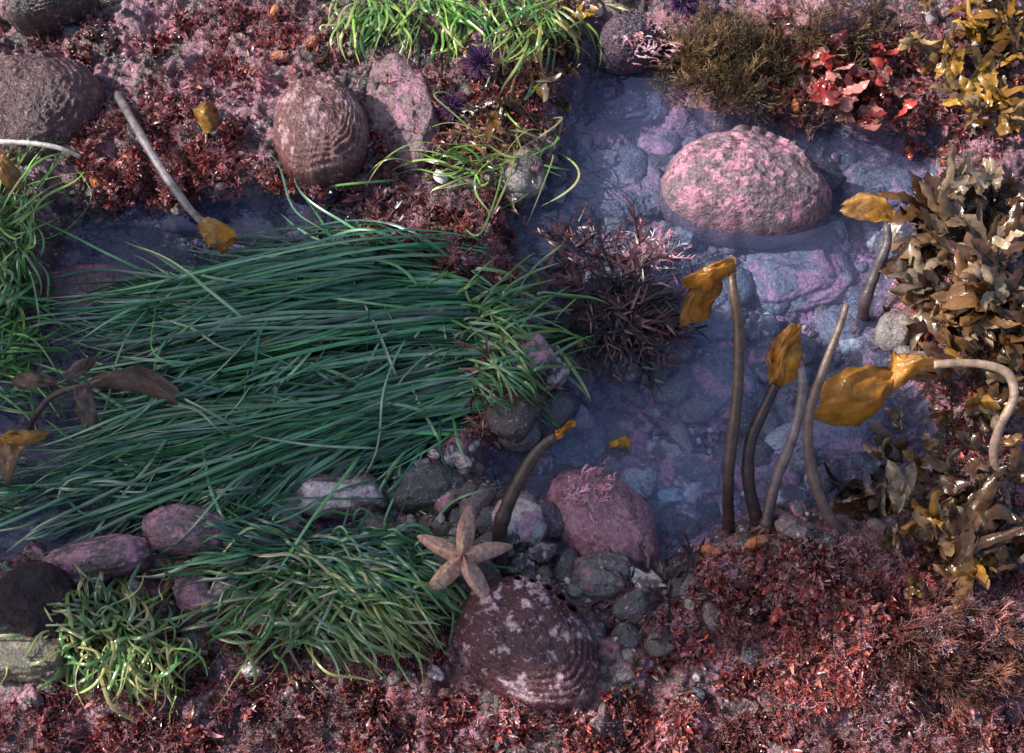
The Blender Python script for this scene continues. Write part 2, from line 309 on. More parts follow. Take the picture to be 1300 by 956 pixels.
def twig_t(seed,lev=4,w0=.035,spread=.45,shr=.8,flat=.5):
    r=np.random.default_rng(seed); parts=[]
    def rec(p,d,l,k):
        e=p+d*l; t0=(lev-k)/lev; t1=(lev-k+1)/lev; w=w0*(.75**(lev-k))
        u=np.cross(d,[.3,.9,.1]); u/=np.linalg.norm(u); u2=np.cross(d,u)
        ring=lambda c,w:np.stack([c+u*w,c-u*w*.5+u2*w*.87,c-u*w*.5-u2*w*.87])
        parts.append((np.concatenate([ring(p,w),ring(e,w*.8)]),np.array([[0,1,4,3],[1,2,5,4],[2,0,3,5]]),np.array([t0]*3+[t1]*3)))
        if k>1:
            for s in ([-1,1] if r.random()<.85 else [-1,0,1]):
                ax=np.array([r.normal(0,.4),1,r.normal(0,.3)])*1.; an=s*spread*r.uniform(.6,1.4); ax/=np.linalg.norm(ax)
                q=d*math.cos(an)+np.cross(ax,d)*math.sin(an)+r.normal(0,.12*flat,3); q/=np.linalg.norm(q); rec(e,q,l*shr*r.uniform(.8,1.15),k-1)
    rec(np.zeros(3),np.array([0,0,1.]),.33,lev); return join(parts)
FR=[frond_t(i) for i in range(8)]; TW=[twig_t(i) for i in range(6)]; TWL=[twig_t(i+20,5,.03,.38,.82) for i in range(5)]; TWR=[twig_t(i+40,4,.06,.55,.8) for i in range(6)]
def crumb_t(seed):
    v,f=sphere_t(4,6); r=np.random.default_rng(seed); return v*(1+r.normal(0,.25,(len(v),1)))*[1,.8,.6],f,np.clip(v[:,2],0,1)
CR=[crumb_t(i) for i in range(6)]
PAL_RED=[[.20,.035,.03],[.13,.02,.024],[.28,.05,.04],[.06,.018,.018],[.36,.15,.16],[.18,.06,.04],[.30,.11,.12],[.08,.025,.022],[.25,.09,.07]]
PAL_PINK=[[.56,.27,.33],[.66,.40,.42],[.46,.19,.23],[.36,.14,.15]]
PAL_OLIVE=[[.06,.045,.02],[.10,.065,.03],[.035,.025,.02],[.14,.08,.04]]
PAL_PURP=[[.025,.010,.016],[.04,.013,.02],[.012,.008,.011],[.05,.017,.02]]
def scatter(acc,temps,regs,pal,size,tilt,seed,tip=1.5,clump=.0,off=0.):
    r=np.random.default_rng(seed); pal=np.array(pal)
    for (cx,cy,rx,ry,n) in regs:
        m=int(n*2.2); a=r.uniform(0,2*np.pi,m); rr=np.sqrt(r.random(m))*(1+r.normal(0,.15,m)); px=cx+rx*rr*np.cos(a); py=cy+ry*rr*np.sin(a)
        k=fbm(np.stack([px,py],-1)/28.,3,seed+1)>clump; px,py=px[k][:n],py[k][:n]
        cv=fbm(np.stack([px,py],-1)/40.,3,seed+5)
        p=G(px,py); p[:,2]+=off
        n_=len(px); ti=r.integers(0,len(temps),n_)
        for t in range(len(temps)):
            s=np.where(ti==t)[0]
            if len(s)==0: continue
            c=pal[r.integers(0,len(pal),len(s))]*r.uniform(.5,1.5,(len(s),1))*(1+1.3*cv[s])[:,None]
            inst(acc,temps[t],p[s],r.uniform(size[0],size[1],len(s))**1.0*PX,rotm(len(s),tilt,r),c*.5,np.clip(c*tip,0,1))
T_REG=[(200,195,120,75,2400),(300,60,130,60,1100),(560,310,115,70,2200),(625,500,75,60,1200),(1070,790,250,100,5400),(620,120,110,80,1000),(500,180,80,80,700),
  (1000,70,150,60,1600),(1230,80,110,70,900),(1230,400,80,150,700),(480,790,150,60,900),(160,800,170,80,400),(1240,640,60,110,400),(350,850,200,60,900),(640,925,300,50,1800),(1100,930,260,60,2200),(200,920,260,50,1200),(320,240,100,25,400),(60,50,90,50,300),(740,640,90,100,120),(1180,170,100,60,400)]
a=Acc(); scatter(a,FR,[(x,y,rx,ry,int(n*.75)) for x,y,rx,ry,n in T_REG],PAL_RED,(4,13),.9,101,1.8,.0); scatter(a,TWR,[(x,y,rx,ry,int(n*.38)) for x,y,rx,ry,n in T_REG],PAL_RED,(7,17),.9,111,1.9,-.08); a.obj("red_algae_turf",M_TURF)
a=Acc(); scatter(a,TW,[(x,y,rx,ry,int(n*.5)) for x,y,rx,ry,n in T_REG],PAL_PINK,(7,15),.8,102,1.4,.05); scatter(a,TW,[(760,630,26,22,120),(1230,810,60,40,250),(830,320,28,40,120),(1020,330,60,50,60)],PAL_PINK,(8,16),.8,103,1.3,-1,.03); a.obj("coralline_algae",M_TURF)
a=Acc(); scatter(a,CR,[(650,480,720,520,7000),(740,690,120,90,1800),(520,600,160,60,700),(900,450,240,260,2500)],[[.55,.5,.48],[.3,.2,.2],[.06,.05,.05],[.45,.22,.25],[.12,.1,.09]],(1.,3.4),1,104,1.1,-.05); a.obj("gravel",M_STONE)
a=Acc(); scatter(a,TWL,[(930,90,80,50,420),(1060,50,60,40,160),(860,95,30,40,100)],PAL_OLIVE,(24,46),.9,105,2.4,-1); scatter(a,TWL,[(1210,830,80,60,360),(690,70,50,50,120),(420,280,60,20,60),(1000,150,60,14,60)],[[.18,.08,.05],[.22,.08,.06],[.12,.05,.05]],(20,40),.9,106,1.8,-1); a.obj("brown_branching_algae",M_TURF)
def rosette(name,cx,cy,n,Lr,wr,pal,seed,z0=.0,mat_=M_TURF,asp=(1,1),sp=14):
    r=np.random.default_rng(seed); a=Acc()
    for k in range(n):
        an=r.uniform(0,6.28); L=r.uniform(*Lr)*PX; bx,by=cx+r.normal(0,sp),cy+r.normal(0,sp)
        b=G(np.array([bx]),np.array([by]),0,z0)[0]; t=np.linspace(0,1,8); el=r.uniform(.05,.9); bend=r.normal(0,.6)
        ang=an+bend*t; dx=np.cumsum(np.cos(ang))/8*L*asp[0]; dy=np.cumsum(np.sin(ang))/8*L*asp[1]; z=b[2]+L*np.sin(el)*t*(1-.7*t)+.004
        pts=np.stack([b[0]+dx,b[1]+dy,z],-1); w=r.uniform(*wr)*PX*np.array([.6,.8,1,1,1,.9,.7,.2])
        c=np.array(pal[r.integers(0,len(pal))])*r.uniform(.6,1.5)
        v,f,tt=ribbon(pts,w,up=np.array([r.normal(0,.5),r.normal(0,.5),1]),cup=.2,ruff=.12,seed=k); a.add(v,f,c[None]*(.7+.7*tt[:,None]))
        for j in range(r.integers(3,8)):
            i0=r.integers(2,7); s=r.choice([-1,1]); l2=L*r.uniform(.12,.3); a2=ang[i0]+s*r.uniform(.4,.9); t4=np.linspace(0,1,4)
            p2=pts[i0]+np.stack([np.cos(a2)*t4*l2,np.sin(a2)*t4*l2,t4*l2*r.uniform(-.1,.5)],-1)
            v,f,tt=ribbon(p2,w[i0]*np.array([.8,.9,.7,.2]),up=np.array([r.normal(0,.5),r.normal(0,.5),1]),cup=.2,ruff=.1,seed=k+j); a.add(v,f,c[None]*(1+.5*tt[:,None]))
    a.obj(name,mat_)
rosette("dark_rockweed",790,400,200,(35,100),(1.,2.6),PAL_PURP,201,.0,M_DARK,sp=22)
rosette("dark_rockweed",735,320,60,(25,60),(1.,2.2),PAL_PURP,202,.0,M_DARK,sp=16)
rosette("dark_rockweed",840,750,60,(30,70),(1.,2.6),PAL_PURP,203,.0,M_DARK,sp=18)
rosette("dark_rockweed",470,265,60,(25,60),(1.2,3),PAL_PURP,209,.0,M_DARK,sp=25)
rosette("dark_rockweed",610,480,80,(25,60),(1.,2.4),[[.12,.03,.03],[.18,.05,.05],[.05,.02,.02]],210,.0,M_TURF,sp=36)
rosette("coralline_bush",830,325,60,(18,40),(.5,1.2),PAL_PINK,204,.0)
rosette("coralline_bush",748,618,50,(12,26),(.5,1.1),[[.62,.28,.35],[.46,.18,.24]],205,.05)
rosette("coralline_bush",820,60,45,(12,28),(.5,1.2),PAL_PINK,206,.09)
rosette("brown_rockweed",640,190,60,(25,60),(1.5,3),PAL_OLIVE+[[.2,.08,.03]],207,.0,M_LEAF,sp=25)
# ---------------------------------------------------------------- surfgrass
def grass(acc,A,B,C_,Dd,w,lift,arch,c0,c1,r,seg=18,wav=6.):
    n=len(A); t=np.linspace(0,1,seg)[None,:,None]
    K=(1-t)**3*A[:,None]+3*(1-t)**2*t*B[:,None]+3*(1-t)*t*t*C_[:,None]+t**3*Dd[:,None]
    dr=Dd-A; pr=np.stack([-dr[:,1],dr[:,0]],-1); pr/=np.linalg.norm(pr,axis=1)[:,None]+1e-6
    K=K+pr[:,None]*(np.sin(t*r.uniform(4,11,(n,1,1))+r.uniform(0,6.28,(n,1,1)))*t*r.normal(0,wav,(n,1,1)))
    p=P(K[...,0],K[...,1],.03); h=np.maximum(samp(GZ,p[...,0],p[...,1]),0.)
    for _ in range(10):
        h[:,1:-1]=(h[:,:-2]+2*h[:,1:-1]+h[:,2:])/4
    t1=t[0,:,0][None]
    h=h+lift[:,None]*np.minimum(1,t1*5)+arch[:,None]*np.sin(np.pi*np.clip(t1*1.1,0,1))
    W=P(K[...,0],K[...,1],h); T=np.gradient(W,axis=1); T/=np.linalg.norm(T,axis=-1,keepdims=True)+1e-9
    S=np.cross(T,[0,0,1.]); S/=np.linalg.norm(S,axis=-1,keepdims=True)+1e-9; Nn=np.cross(S,T)
    tw=(r.normal(0,.5,(n,1))+r.normal(0,1.1,(n,1))*t1)[...,None]; S2=S*np.cos(tw)+Nn*np.sin(tw); N2=np.cross(S2,T)
    ww=(w[:,None]*np.minimum(1,(1.02-t1)*5)*np.minimum(1,.5+t1*4))[...,None]*PX*.5
    V=np.stack([W-S2*ww,W+N2*ww*.35,W+S2*ww],2)
    cc=c0[:,None]*(1-t)+c1[:,None]*t; cc=np.repeat(cc[:,:,None],3,2)
    f=gridf(seg,3); F=f[None]+(np.arange(n)*seg*3)[:,None,None]; acc.add(V,F,cc.reshape(-1,3))
def gcol(r,n,pal):
    pal=np.array(pal); i=r.integers(0,len(pal),n); return pal[i]*r.uniform(.5,1.4,(n,1))
GD=[[.02,.12,.055],[.04,.17,.075],[.05,.22,.07],[.010,.07,.05],[.07,.27,.08],[.09,.19,.14],[.18,.29,.20]]
GB=[[.10,.32,.05],[.18,.42,.05],[.28,.46,.08],[.08,.26,.07],[.42,.45,.12]]
GY_=[[.14,.30,.06],[.26,.36,.08],[.42,.38,.13],[.07,.22,.06],[.5,.42,.2]]
def locks(a,r,A,E,bow,m,sp,spe,wid,c0,c1,lift=(.004,.05)):
    """groups of m blades sharing one sweep"""
    n=len(A); L=np.linalg.norm(E-A,axis=1)[:,None]; d=(E-A)/L; pr=np.stack([d[:,1],-d[:,0]],-1); pr*=np.sign(-pr[:,1:2]+1e-9)
    B=A+d*L*.33+pr*bow[:,None]+r.normal(0,18,(n,2)); Cc=A+d*L*.68+pr*bow[:,None]*r.uniform(-1.1,.9,(n,1))+r.normal(0,28,(n,2))
    R=lambda x:np.repeat(x,m,0); N=n*m; s=r.normal(0,1,(N,1)); pr2=R(pr)
    A2=R(A)+r.normal(0,8,(N,2)); B2=R(B)+pr2*s*sp+r.normal(0,9,(N,2)); C2=R(Cc)+pr2*s*sp*1.2+r.normal(0,12,(N,2)); E2=R(E)+pr2*s*spe+R(d)*r.normal(0,36,(N,1))+r.normal(0,8,(N,2))
    k=R(r.uniform(.35,1.65,(n,1))); li=np.repeat(r.uniform(*lift,n),m)+r.uniform(0,.014,N)
    grass(a,A2,B2,C2,E2,r.uniform(*wid,N),li,r.uniform(0,.03,N),gcol(r,N,c0)*k,gcol(r,N,c1)*k,r,20,7)
def main_grass():
    r=np.random.default_rng(301); a=Acc()
    n=62; v=r.random(n); rt=np.array([[545,372],[620,390],[685,435],[650,480],[570,525]]); k=v*4; i=np.minimum(k.astype(int),3); f=(k-i)[:,None]; A=rt[i]*(1-f)+rt[i+1]*f+r.normal(0,22,(n,2))
    E=np.stack([r.uniform(80,410,n)-60*v,350+v*255+r.normal(0,24,n)],-1); E[:,1]+=(400-E[:,0])*.12*v
    locks(a,r,A,E,60*(1-v)+6+r.normal(0,14,n),10,12,5,(3.,5.),GD,GD)
    n=56; v=r.random(n); x=r.uniform(250,590,n); A=np.stack([x,345+v*215],-1)+r.normal(0,8,(n,2)); an=np.radians(180+6+v*26+r.normal(0,15,n)); L=r.uniform(110,270,n)
    E=A+np.stack([np.cos(an),-np.sin(an)],-1)*L[:,None]; E[:,0]=np.maximum(E[:,0],r.uniform(70,190,n))
    locks(a,r,A,E,r.normal(14,24,n),8,9,4,(2.8,4.8),GD,GD,(.002,.035))
    n=26; v=r.random(n); A=np.stack([r.uniform(330,540,n),r.uniform(500,590,n)],-1); an=np.radians(r.uniform(192,222,n)); L=r.uniform(100,260,n); E=A+np.stack([np.cos(an),-np.sin(an)],-1)*L[:,None]
    locks(a,r,A,E,r.normal(10,14,n),6,9,4,(2.4,4.2),GD,GD,(.002,.03))
    n=280; A=np.stack([r.uniform(200,590,n),r.uniform(330,600,n)],-1); an=np.radians(r.normal(194,32,n)); L=r.uniform(90,240,n); d=np.stack([np.cos(an),-np.sin(an)],-1); q=r.normal(0,28,(n,2))
    grass(a,A,A+d*L[:,None]*.3+q,A+d*L[:,None]*.7+q*r.uniform(-1,1,(n,1)),A+d*L[:,None],r.uniform(2.4,4.4,n),r.uniform(.01,.06,n),r.uniform(0,.04,n),gcol(r,n,GD)*1.5,gcol(r,n,GD+GB[:1])*1.1,r)
    n=280; A=np.stack([r.normal(600,50,n),r.normal(430,40,n)],-1); an=np.radians(r.uniform(-100,60,n)); L=r.uniform(30,95,n); d=np.stack([np.cos(an),-np.sin(an)],-1)
    grass(a,A,A+[-25,-16],A+d*L[:,None]*.6+[0,-14],A+d*L[:,None],r.uniform(2.4,4.4,n),r.uniform(.02,.05,n),r.uniform(0,.04,n),gcol(r,n,GD)*1.2,gcol(r,n,GB)*.7,r,wav=3)
    a.obj("surfgrass",M_GRASS)
main_grass()
def clump(cx,cy,sx,sy,n,a0,a1,L0,L1,pal0,pal1,seed,wid=(2.4,4.4),arch=.04,curve=16):
    r=np.random.default_rng(seed); a=Acc(); A=np.stack([r.normal(cx,sx,n),r.normal(cy,sy,n)],-1); an=np.radians(r.uniform(a0,a1,n)); L=r.uniform(L0,L1,n)[:,None]
    d=np.stack([np.cos(an),-np.sin(an)],-1); q=r.normal(0,curve,(n,2)); g=np.array([[0,1.]])*L*.12
    grass(a,A,A+d*L*.35+q,A+d*L*.7+q,A+d*L+g,r.uniform(*wid,n),r.uniform(.005,.05,n),r.uniform(.2,1,n)*arch,gcol(r,n,pal0),gcol(r,n,pal1),r,16,4); a.obj("surfgrass",M_GRASS)
clump(450,705,40,15,340,-55,25,45,105,GD,GD+GB[:2],311)
clump(400,735,45,22,160,150,250,50,120,GD,GY_,312)
clump(435,750,45,24,220,-60,10,50,115,GD+GY_,GY_,313)
clump(340,695,50,12,50,150,200,70,170,GD,GD,314)
clump(130,795,40,18,150,20,200,40,90,GD+GY_,GY_,315)
clump(150,815,45,18,140,200,340,30,80,GY_,GY_,316)
clump(15,340,18,45,150,70,290,40,90,GB[:2]+GD,GB,317)
clump(-10,450,14,40,80,-40,80,50,110,GB[:2]+GD,GB[:2],318)
clump(565,4,38,9,70,200,340,30,75,GB,GB,319)
clump(675,8,32,14,80,190,330,40,100,GB,GY_,320)
clump(480,0,24,8,40,190,300,30,80,GB,GY_,321)
clump(600,205,40,16,26,150,200,50,120,GB,GY_,322,(2,3.4),.05,25)
clump(680,190,20,20,22,100,260,40,110,GB,GY_,323,(2,3.4),.05,25)
clump(230,610,130,14,70,170,205,80,200,GD,GD,324)
clump(70,620,50,20,40,160,200,60,160,GD,GD,325)
clump(300,800,50,14,30,-10,60,60,130,GD,GY_,326)
clump(0,290,14,14,16,20,60,90,170,GB,GB,327,(2,3.4),.05,20)
# ---------------------------------------------------------------- kelp
def cr(pts,n):
    p=np.asarray(pts,float); p=np.concatenate([[2*p[0]-p[1]],p,[2*p[-1]-p[-2]]]); m=len(p)-3; u=np.linspace(0,m-1e-6,n); i=u.astype(int); t=(u-i)[:,None]
    a,b,c,d=p[i],p[i+1],p[i+2],p[i+3]; return .5*(2*b+(c-a)*t+(2*a-5*b+4*c-d)*t*t+(3*b-a-3*c+d)*t**3)
def tube(acc,pts,r0,r1,c0,c1,seg=12,n=56):
    K=cr(pts,n); W=P(K[:,0],K[:,1],K[:,2]); T=np.gradient(W,axis=0); T/=np.linalg.norm(T,axis=1)[:,None]
    u=np.cross(T,[.2,.1,1]); u/=np.linalg.norm(u,axis=1)[:,None]; v=np.cross(T,u); t=np.linspace(0,1,n); th=np.linspace(0,2*np.pi,seg,endpoint=False)
    R=(r0*(1-t)+r1*t)*PX*(1+.12*noise(np.stack([t*16,t*0],-1),3)); 
    V=W[:,None]+(u[:,None]*np.cos(th)[None,:,None]+v[:,None]*np.sin(th)[None,:,None])*R[:,None,None]
    V=np.concatenate([np.repeat(W[:1,None],seg,1),V,np.repeat(W[-1:,None],seg,1)]); tt=np.concatenate([[0],t,[1]])
    c=mixc(np.broadcast_to(c0,(n+2,3)),np.broadcast_to(c1,(n+2,3)),tt)*(1+.35*noise(np.stack([tt*30,tt*0],-1),9))[:,None]
    acc.add(V,gridf(n+2,seg,True),np.repeat(c[:,None],seg,1).reshape(-1,3))
def sheet(acc,ea,eb,c0,c1,bul=.02,seed=0,nu=40,nv=30,rag=.04):
    """blade lofted between two edge curves (each list of x,y,height)"""
    A=cr(ea,nu); B=cr(eb,nu); A=P(A[:,0],A[:,1],A[:,2]); B=P(B[:,0],B[:,1],B[:,2]); v=np.linspace(0,1,nv)[None,:,None]
    S=A[:,None]*(1-v)+B[:,None]*v; u=np.linspace(0,1,nu)[:,None]
    uv=np.stack([u*3+0*v[...,0],v[...,0]*3+0*u],-1)
    S[...,2]+=bul*np.sin(np.pi*v[...,0])*np.sin(np.pi*np.clip(u,0.05,1))+.018*fbm(uv*.9+seed*5.,3,seed)
    wid=(B-A)[:,None]; S=S+wid*(fbm(uv*2+seed,3,seed+4)[...,None]*rag*(2*np.abs(v-.5))**2*2)
    e=sst(.75,1,u)[...,None]*(fbm(np.stack([v[...,0]*5,v[...,0]*0+seed],-1),3,seed)[...,None])*rag*6
    S=S+e*(S[-1:]-S[-8:-7])*1.5
    edge=np.clip(1-.6*(2*np.abs(v[...,0]-.5))**5,0,1)[...,None]
    c=mixc(np.broadcast_to(c0,(nu,nv,3)),np.broadcast_to(c1,(nu,nv,3)),np.clip(u+1.1*fbm(uv*1.5,4,seed+1),0,1))*edge; acc.add(S,gridf(nu,nv),c.reshape(-1,3))
OR0=[.30,.115,.015]; OR1=[.60,.24,.02]; OD=[.16,.06,.012]
ST0=[.03,.016,.018]; ST1=[.085,.05,.05]; STG=[.24,.20,.22]
def kelp(stipes,sheets,name="kelp"):
    s0=stipes[0][0][0]
    b=G(np.array([float(s0[0])]),np.array([float(s0[1])]))[0]; e=bpy.data.objects.new(name,None); e.location=Vector(b); e.empty_display_size=.03; scene.collection.objects.link(e)
    for k,(pts,r0,r1,c0,c1) in enumerate(stipes):
        pts=[list(p) for p in pts]
        if pts[0][0]>0 and r0>3: pts[0][2]=min(pts[0][2],float(b[2])+.02)
        a=Acc(); tube(a,pts,r0,r1,np.array(c0),np.array(c1)); a.obj("stipe" ,M_STIPE,True,e)
        if r0>4 and pts[0][0]>0:
            h=Acc(); r=np.random.default_rng(int(pts[0][0]))
            w=P(pts[0][0],pts[0][1],pts[0][2])
            for j in range(14):
                an=r.uniform(0,6.28); t=np.linspace(0,1,6); l=r.uniform(.015,.03); q=np.stack([np.cos(an)*t*l,np.sin(an)*t*l,.008-.03*t*t],-1)+w
                v,f,tt=ribbon(q,np.linspace(.004,.0015,6),up=np.array([0,0,1.]),cup=.5); h.add(v,f,[.12,.06,.04])
            h.obj("holdfast",M_STIPE,True,e)
    for k,(ea,eb,c0,c1,bul,sd) in enumerate(sheets):
        a=Acc(); sheet(a,ea,eb,np.array(c0),np.array(c1),bul,sd); a.obj("blade",M_KELP,True,e)
# a: upper left
kelp([([(150,122,.09),(175,165,.13),(205,215,.16),(238,262,.18),(258,283,.18)],6.5,5,[.12,.10,.10],STG)],
     [([(254,277,.18),(250,287,.175),(256,300,.165),(262,315,.15)],[(260,283,.18),(280,282,.18),(297,292,.17),(305,301,.15)],[.6,.36,.15],OR1,.012,1),
      ([(262,312,.15),(275,318,.14),(283,322,.13)],[(303,300,.15),(298,308,.14),(286,320,.12)],[.4,.15,.03],[.2,.06,.02],.0,2)])
# b: centre leaning
kelp([([(638,728,.05),(634,680,.10),(645,640,.15),(668,595,.2),(690,566,.22),(706,555,.23)],10,6,[.02,.012,.012],[.05,.03,.025])],
     [([(704,549,.23),(712,543,.235),(722,537,.23),(732,536,.22)],[(706,560,.23),(714,556,.23),(721,549,.225),(730,540,.22)],OR1,[.75,.30,.03],.006,3)])
# c: tall
kelp([([(925,672,.10),(925,600,.17),(936,500,.26),(938,420,.32),(930,362,.36),(930,345,.36)],7.5,4.5,ST0,[.14,.08,.045])],
     [([(932,320,.37),(908,334,.375),(880,348,.36),(862,360,.34)],[(936,350,.36),(920,354,.355),(908,364,.345),(897,373,.33)],[.5,.20,.025],[.34,.13,.015],.03,4),
      ([(864,358,.345),(876,368,.32),(866,388,.29),(866,414,.26)],[(907,352,.35),(917,367,.33),(905,385,.30),(901,404,.26)],[.24,.09,.015],OR0,.01,5)])
# d, e: pair
kelp([([(962,664,.10),(950,610,.15),(953,560,.2),(970,520,.24),(985,488,.27)],8,6,ST0,ST0)],
     [([(972,462,.29),(974,445,.30),(985,428,.31),(1003,412,.32)],[(990,497,.26),(996,480,.275),(1000,455,.29),(1020,415,.31)],OR0,OR1,.012,6)])
kelp([([(972,668,.10),(985,610,.15),(1005,560,.2),(1018,505,.24),(1016,465,.27),(1005,445,.28)],7,4.5,ST1,STG)],
     [([(985,430,.30),(978,455,.28),(975,475,.27),(980,500,.25)],[(1018,425,.30),(1016,445,.285),(1018,465,.27),(1015,478,.25)],[.5,.21,.03],OR1,.015,7)])
# f: bare curved
kelp([([(1082,698,.10),(1050,650,.14),(1030,595,.19),(1027,530,.25),(1045,470,.30),(1066,415,.34),(1075,386,.36)],7.5,3.4,ST1,[.16,.10,.07])],[])
# g: right arching
kelp([([(1270,690,.05),(1278,640,.09),(1262,585,.14),(1268,545,.19),(1287,505,.23),(1280,475,.25),(1250,463,.26),(1215,461,.26),(1185,463,.26)],5.5,5,ST1,[.45,.30,.2])],
     [([(1200,457,.265),(1172,453,.27),(1150,449,.27),(1130,446,.26)],[(1200,466,.26),(1172,472,.25),(1148,488,.235),(1128,502,.22)],[.5,.24,.07],OR1,.015,8),
      ([(1132,466,.25),(1095,460,.26),(1062,472,.255),(1040,488,.24)],[(1130,500,.22),(1112,527,.2),(1085,537,.2),(1034,532,.2)],[.36,.14,.015],[.52,.20,.02],.035,9)])
# h: small right
kelp([([(1095,412,.0),(1098,385,.04),(1112,345,.09),(1126,310,.13),(1126,285,.15)],9,5,ST0,[.10,.08,.08])],
     [([(1136,262,.17),(1118,250,.175),(1090,246,.17),(1068,258,.16)],[(1134,284,.15),(1115,284,.15),(1092,280,.145),(1070,270,.15)],[.45,.19,.02],[.58,.30,.1],.025,10)])
# i: left pale stipe + bulb blade
kelp([([(-40,178,.13),(0,180,.14),(40,182,.15),(75,188,.15),(102,199,.13)],4,3.,[.5,.43,.4],[.42,.37,.34])],
     [([(-10,192,.12),(8,200,.13),(25,215,.12),(32,232,.1)],[(-12,205,.12),(-2,222,.12),(10,240,.11),(26,244,.1)],[.34,.17,.06],[.28,.12,.04],.02,11)])
# j: left palm kelp
DK=[.13,.07,.05]; DK2=[.22,.12,.085]
kelp([([(30,556,.03),(45,528,.07),(65,504,.10),(95,492,.12),(118,490,.12)],4.,3.5,[.06,.025,.025],[.08,.04,.03])],
     [([(112,482,.12),(150,470,.125),(188,465,.11),(228,490,.09)],[(112,492,.12),(145,492,.12),(190,500,.1),(224,512,.08)],DK,DK2,.01,12),
      ([(95,492,.12),(92,510,.11),(98,530,.09),(108,546,.07)],[(118,494,.12),(120,512,.11),(124,530,.09),(122,544,.07)],[.16,.09,.09],[.2,.14,.12],.01,13),
      ([(80,478,.11),(95,462,.11),(112,455,.10),(124,452,.09)],[(84,486,.11),(102,478,.11),(116,466,.10),(126,456,.09)],[.3,.2,.16],DK2,.01,14),
      ([(75,485,.11),(50,472,.10),(28,474,.09),(14,484,.08)],[(72,492,.11),(50,494,.10),(30,496,.09),(16,488,.08)],DK,DK2,.01,15)],"palm_kelp")
kelp([([(-30,560,.05),(-5,556,.09),(15,552,.1)],4,3.5,ST1,[.35,.2,.1])],
     [([(0,548,.1),(18,545,.11),(36,546,.11),(62,548,.1)],[(-4,562,.1),(14,566,.1),(34,566,.1),(60,554,.1)],OR1,[.5,.24,.06],.01,16),
      ([(-6,560,.1),(-2,580,.085),(3,600,.07),(8,616,.05)],[(34,562,.1),(28,578,.085),(20,595,.07),(10,616,.05)],[.45,.22,.08],[.38,.22,.13],.01,17)])
kelp([([(262,182,.10),(262,165,.11),(262,150,.12)],2,2,DK2,DK2)],[([(248,150,.12),(246,140,.125),(255,131,.12),(268,128,.115)],[(262,172,.11),(272,166,.12),(278,152,.12),(276,136,.115)],[.3,.16,.03],[.22,.10,.02],.02,18)])
kelp([([(768,572,-.03),(776,566,.005)],1.5,1.5,OD,OD)],[([(774,562,.012),(782,557,.014),(792,556,.014),(802,562,.012)],[(774,567,.010),(784,569,.010),(792,568,.010),(800,572,.010)],[.5,.28,.04],[.55,.3,.05],.004,19)])
# ---------------------------------------------------------------- lobed brown seaweed (leaves)
def leaf_t(seed,nl=(2,6),wid=.095,fan=1.5):
    r=np.random.default_rng(seed); parts=[]; n=r.integers(*nl)
    for k in range(n):
        a=(k/max(n-1,1)-.5)*fan+r.normal(0,.15); L=r.uniform(.5,1); t=np.linspace(0,1,12); bend=r.normal(0,.5); lif=r.normal(.05,.3)
        ang=a*np.minimum(1,t*1.3)+bend*t; x=np.cumsum(np.sin(ang))/12*L; y=np.cumsum(np.cos(ang))/12*L
        pts=np.stack([x,y,lif*t*t*L+.05*np.sin(t*8+r.uniform(0,6))],-1); w=wid*np.array([.3,.5,.75,1,1.2,1.0,1.25,1.1,.85,1.,.6,.12])*r.uniform(.7,1.3)
        parts.append(ribbon(pts,w,up=np.array([0,0,1.]),cup=r.normal(0,.4),nw=5,ruff=.16,seed=seed*31+k,tt=t))
    return join(parts)
LF=[leaf_t(i) for i in range(14)]; LB=[leaf_t(i+50,(2,4),.17) for i in range(6)]
def leaves(name,regs,pal,size,seed,temps,tilt=.45,zr=(.0,.07),m=None,cut=-.15):
    r=np.random.default_rng(seed); a=Acc(); pal=np.array(pal)
    for (cx,cy,rx,ry,n) in regs:
        an=r.uniform(0,6.28,n); rr=np.sqrt(r.random(n)); px=cx+rx*rr*np.cos(an); py=cy+ry*rr*np.sin(an)
        kk=fbm(np.stack([px,py],-1)/35.,2,seed)>cut; px,py=px[kk],py[kk]; n=len(px)
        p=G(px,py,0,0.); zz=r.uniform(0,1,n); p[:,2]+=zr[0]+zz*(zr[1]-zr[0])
        ti=r.integers(0,len(temps),n); R=rotm(n,tilt,r)
        for t in range(len(temps)):
            s=np.where(ti==t)[0]
            if len(s): 
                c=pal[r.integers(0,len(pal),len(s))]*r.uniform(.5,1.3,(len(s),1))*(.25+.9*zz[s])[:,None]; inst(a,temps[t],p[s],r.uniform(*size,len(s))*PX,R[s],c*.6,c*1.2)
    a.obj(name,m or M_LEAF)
PB=[[.13,.058,.022],[.20,.09,.03],[.06,.028,.015],[.28,.16,.08],[.10,.042,.02],[.36,.25,.16]]
PG=[[.44,.20,.025],[.26,.115,.02],[.55,.29,.05],[.12,.05,.02],[.32,.19,.08]]
leaves("brown_rockweed",[(1235,320,75,80,110),(1245,430,60,60,65),(1165,350,40,60,26)],PB,(38,95),401,LF)
leaves("brown_rockweed",[(1245,560,50,80,34),(1220,680,60,55,36),(1140,600,40,50,12),(1110,640,40,40,10)],PB+PG[:1],(32,76),402,LF)
leaves("golden_rockweed",[(1250,110,60,60,56),(1180,45,60,40,26),(1245,40,55,40,26)],PG,(32,76),403,LF)
leaves("golden_rockweed",[(650,110,70,60,40),(740,20,30,30,10),(700,40,40,30,10)],PB+PG,(24,55),404,LF)
leaves("red_seaweed",[(1020,100,45,22,18),(1100,140,50,22,20),(1080,105,50,25,12)],[[.28,.022,.018],[.42,.045,.03],[.15,.018,.018],[.5,.18,.15]],(28,62),405,LB,.4,cut=-1)
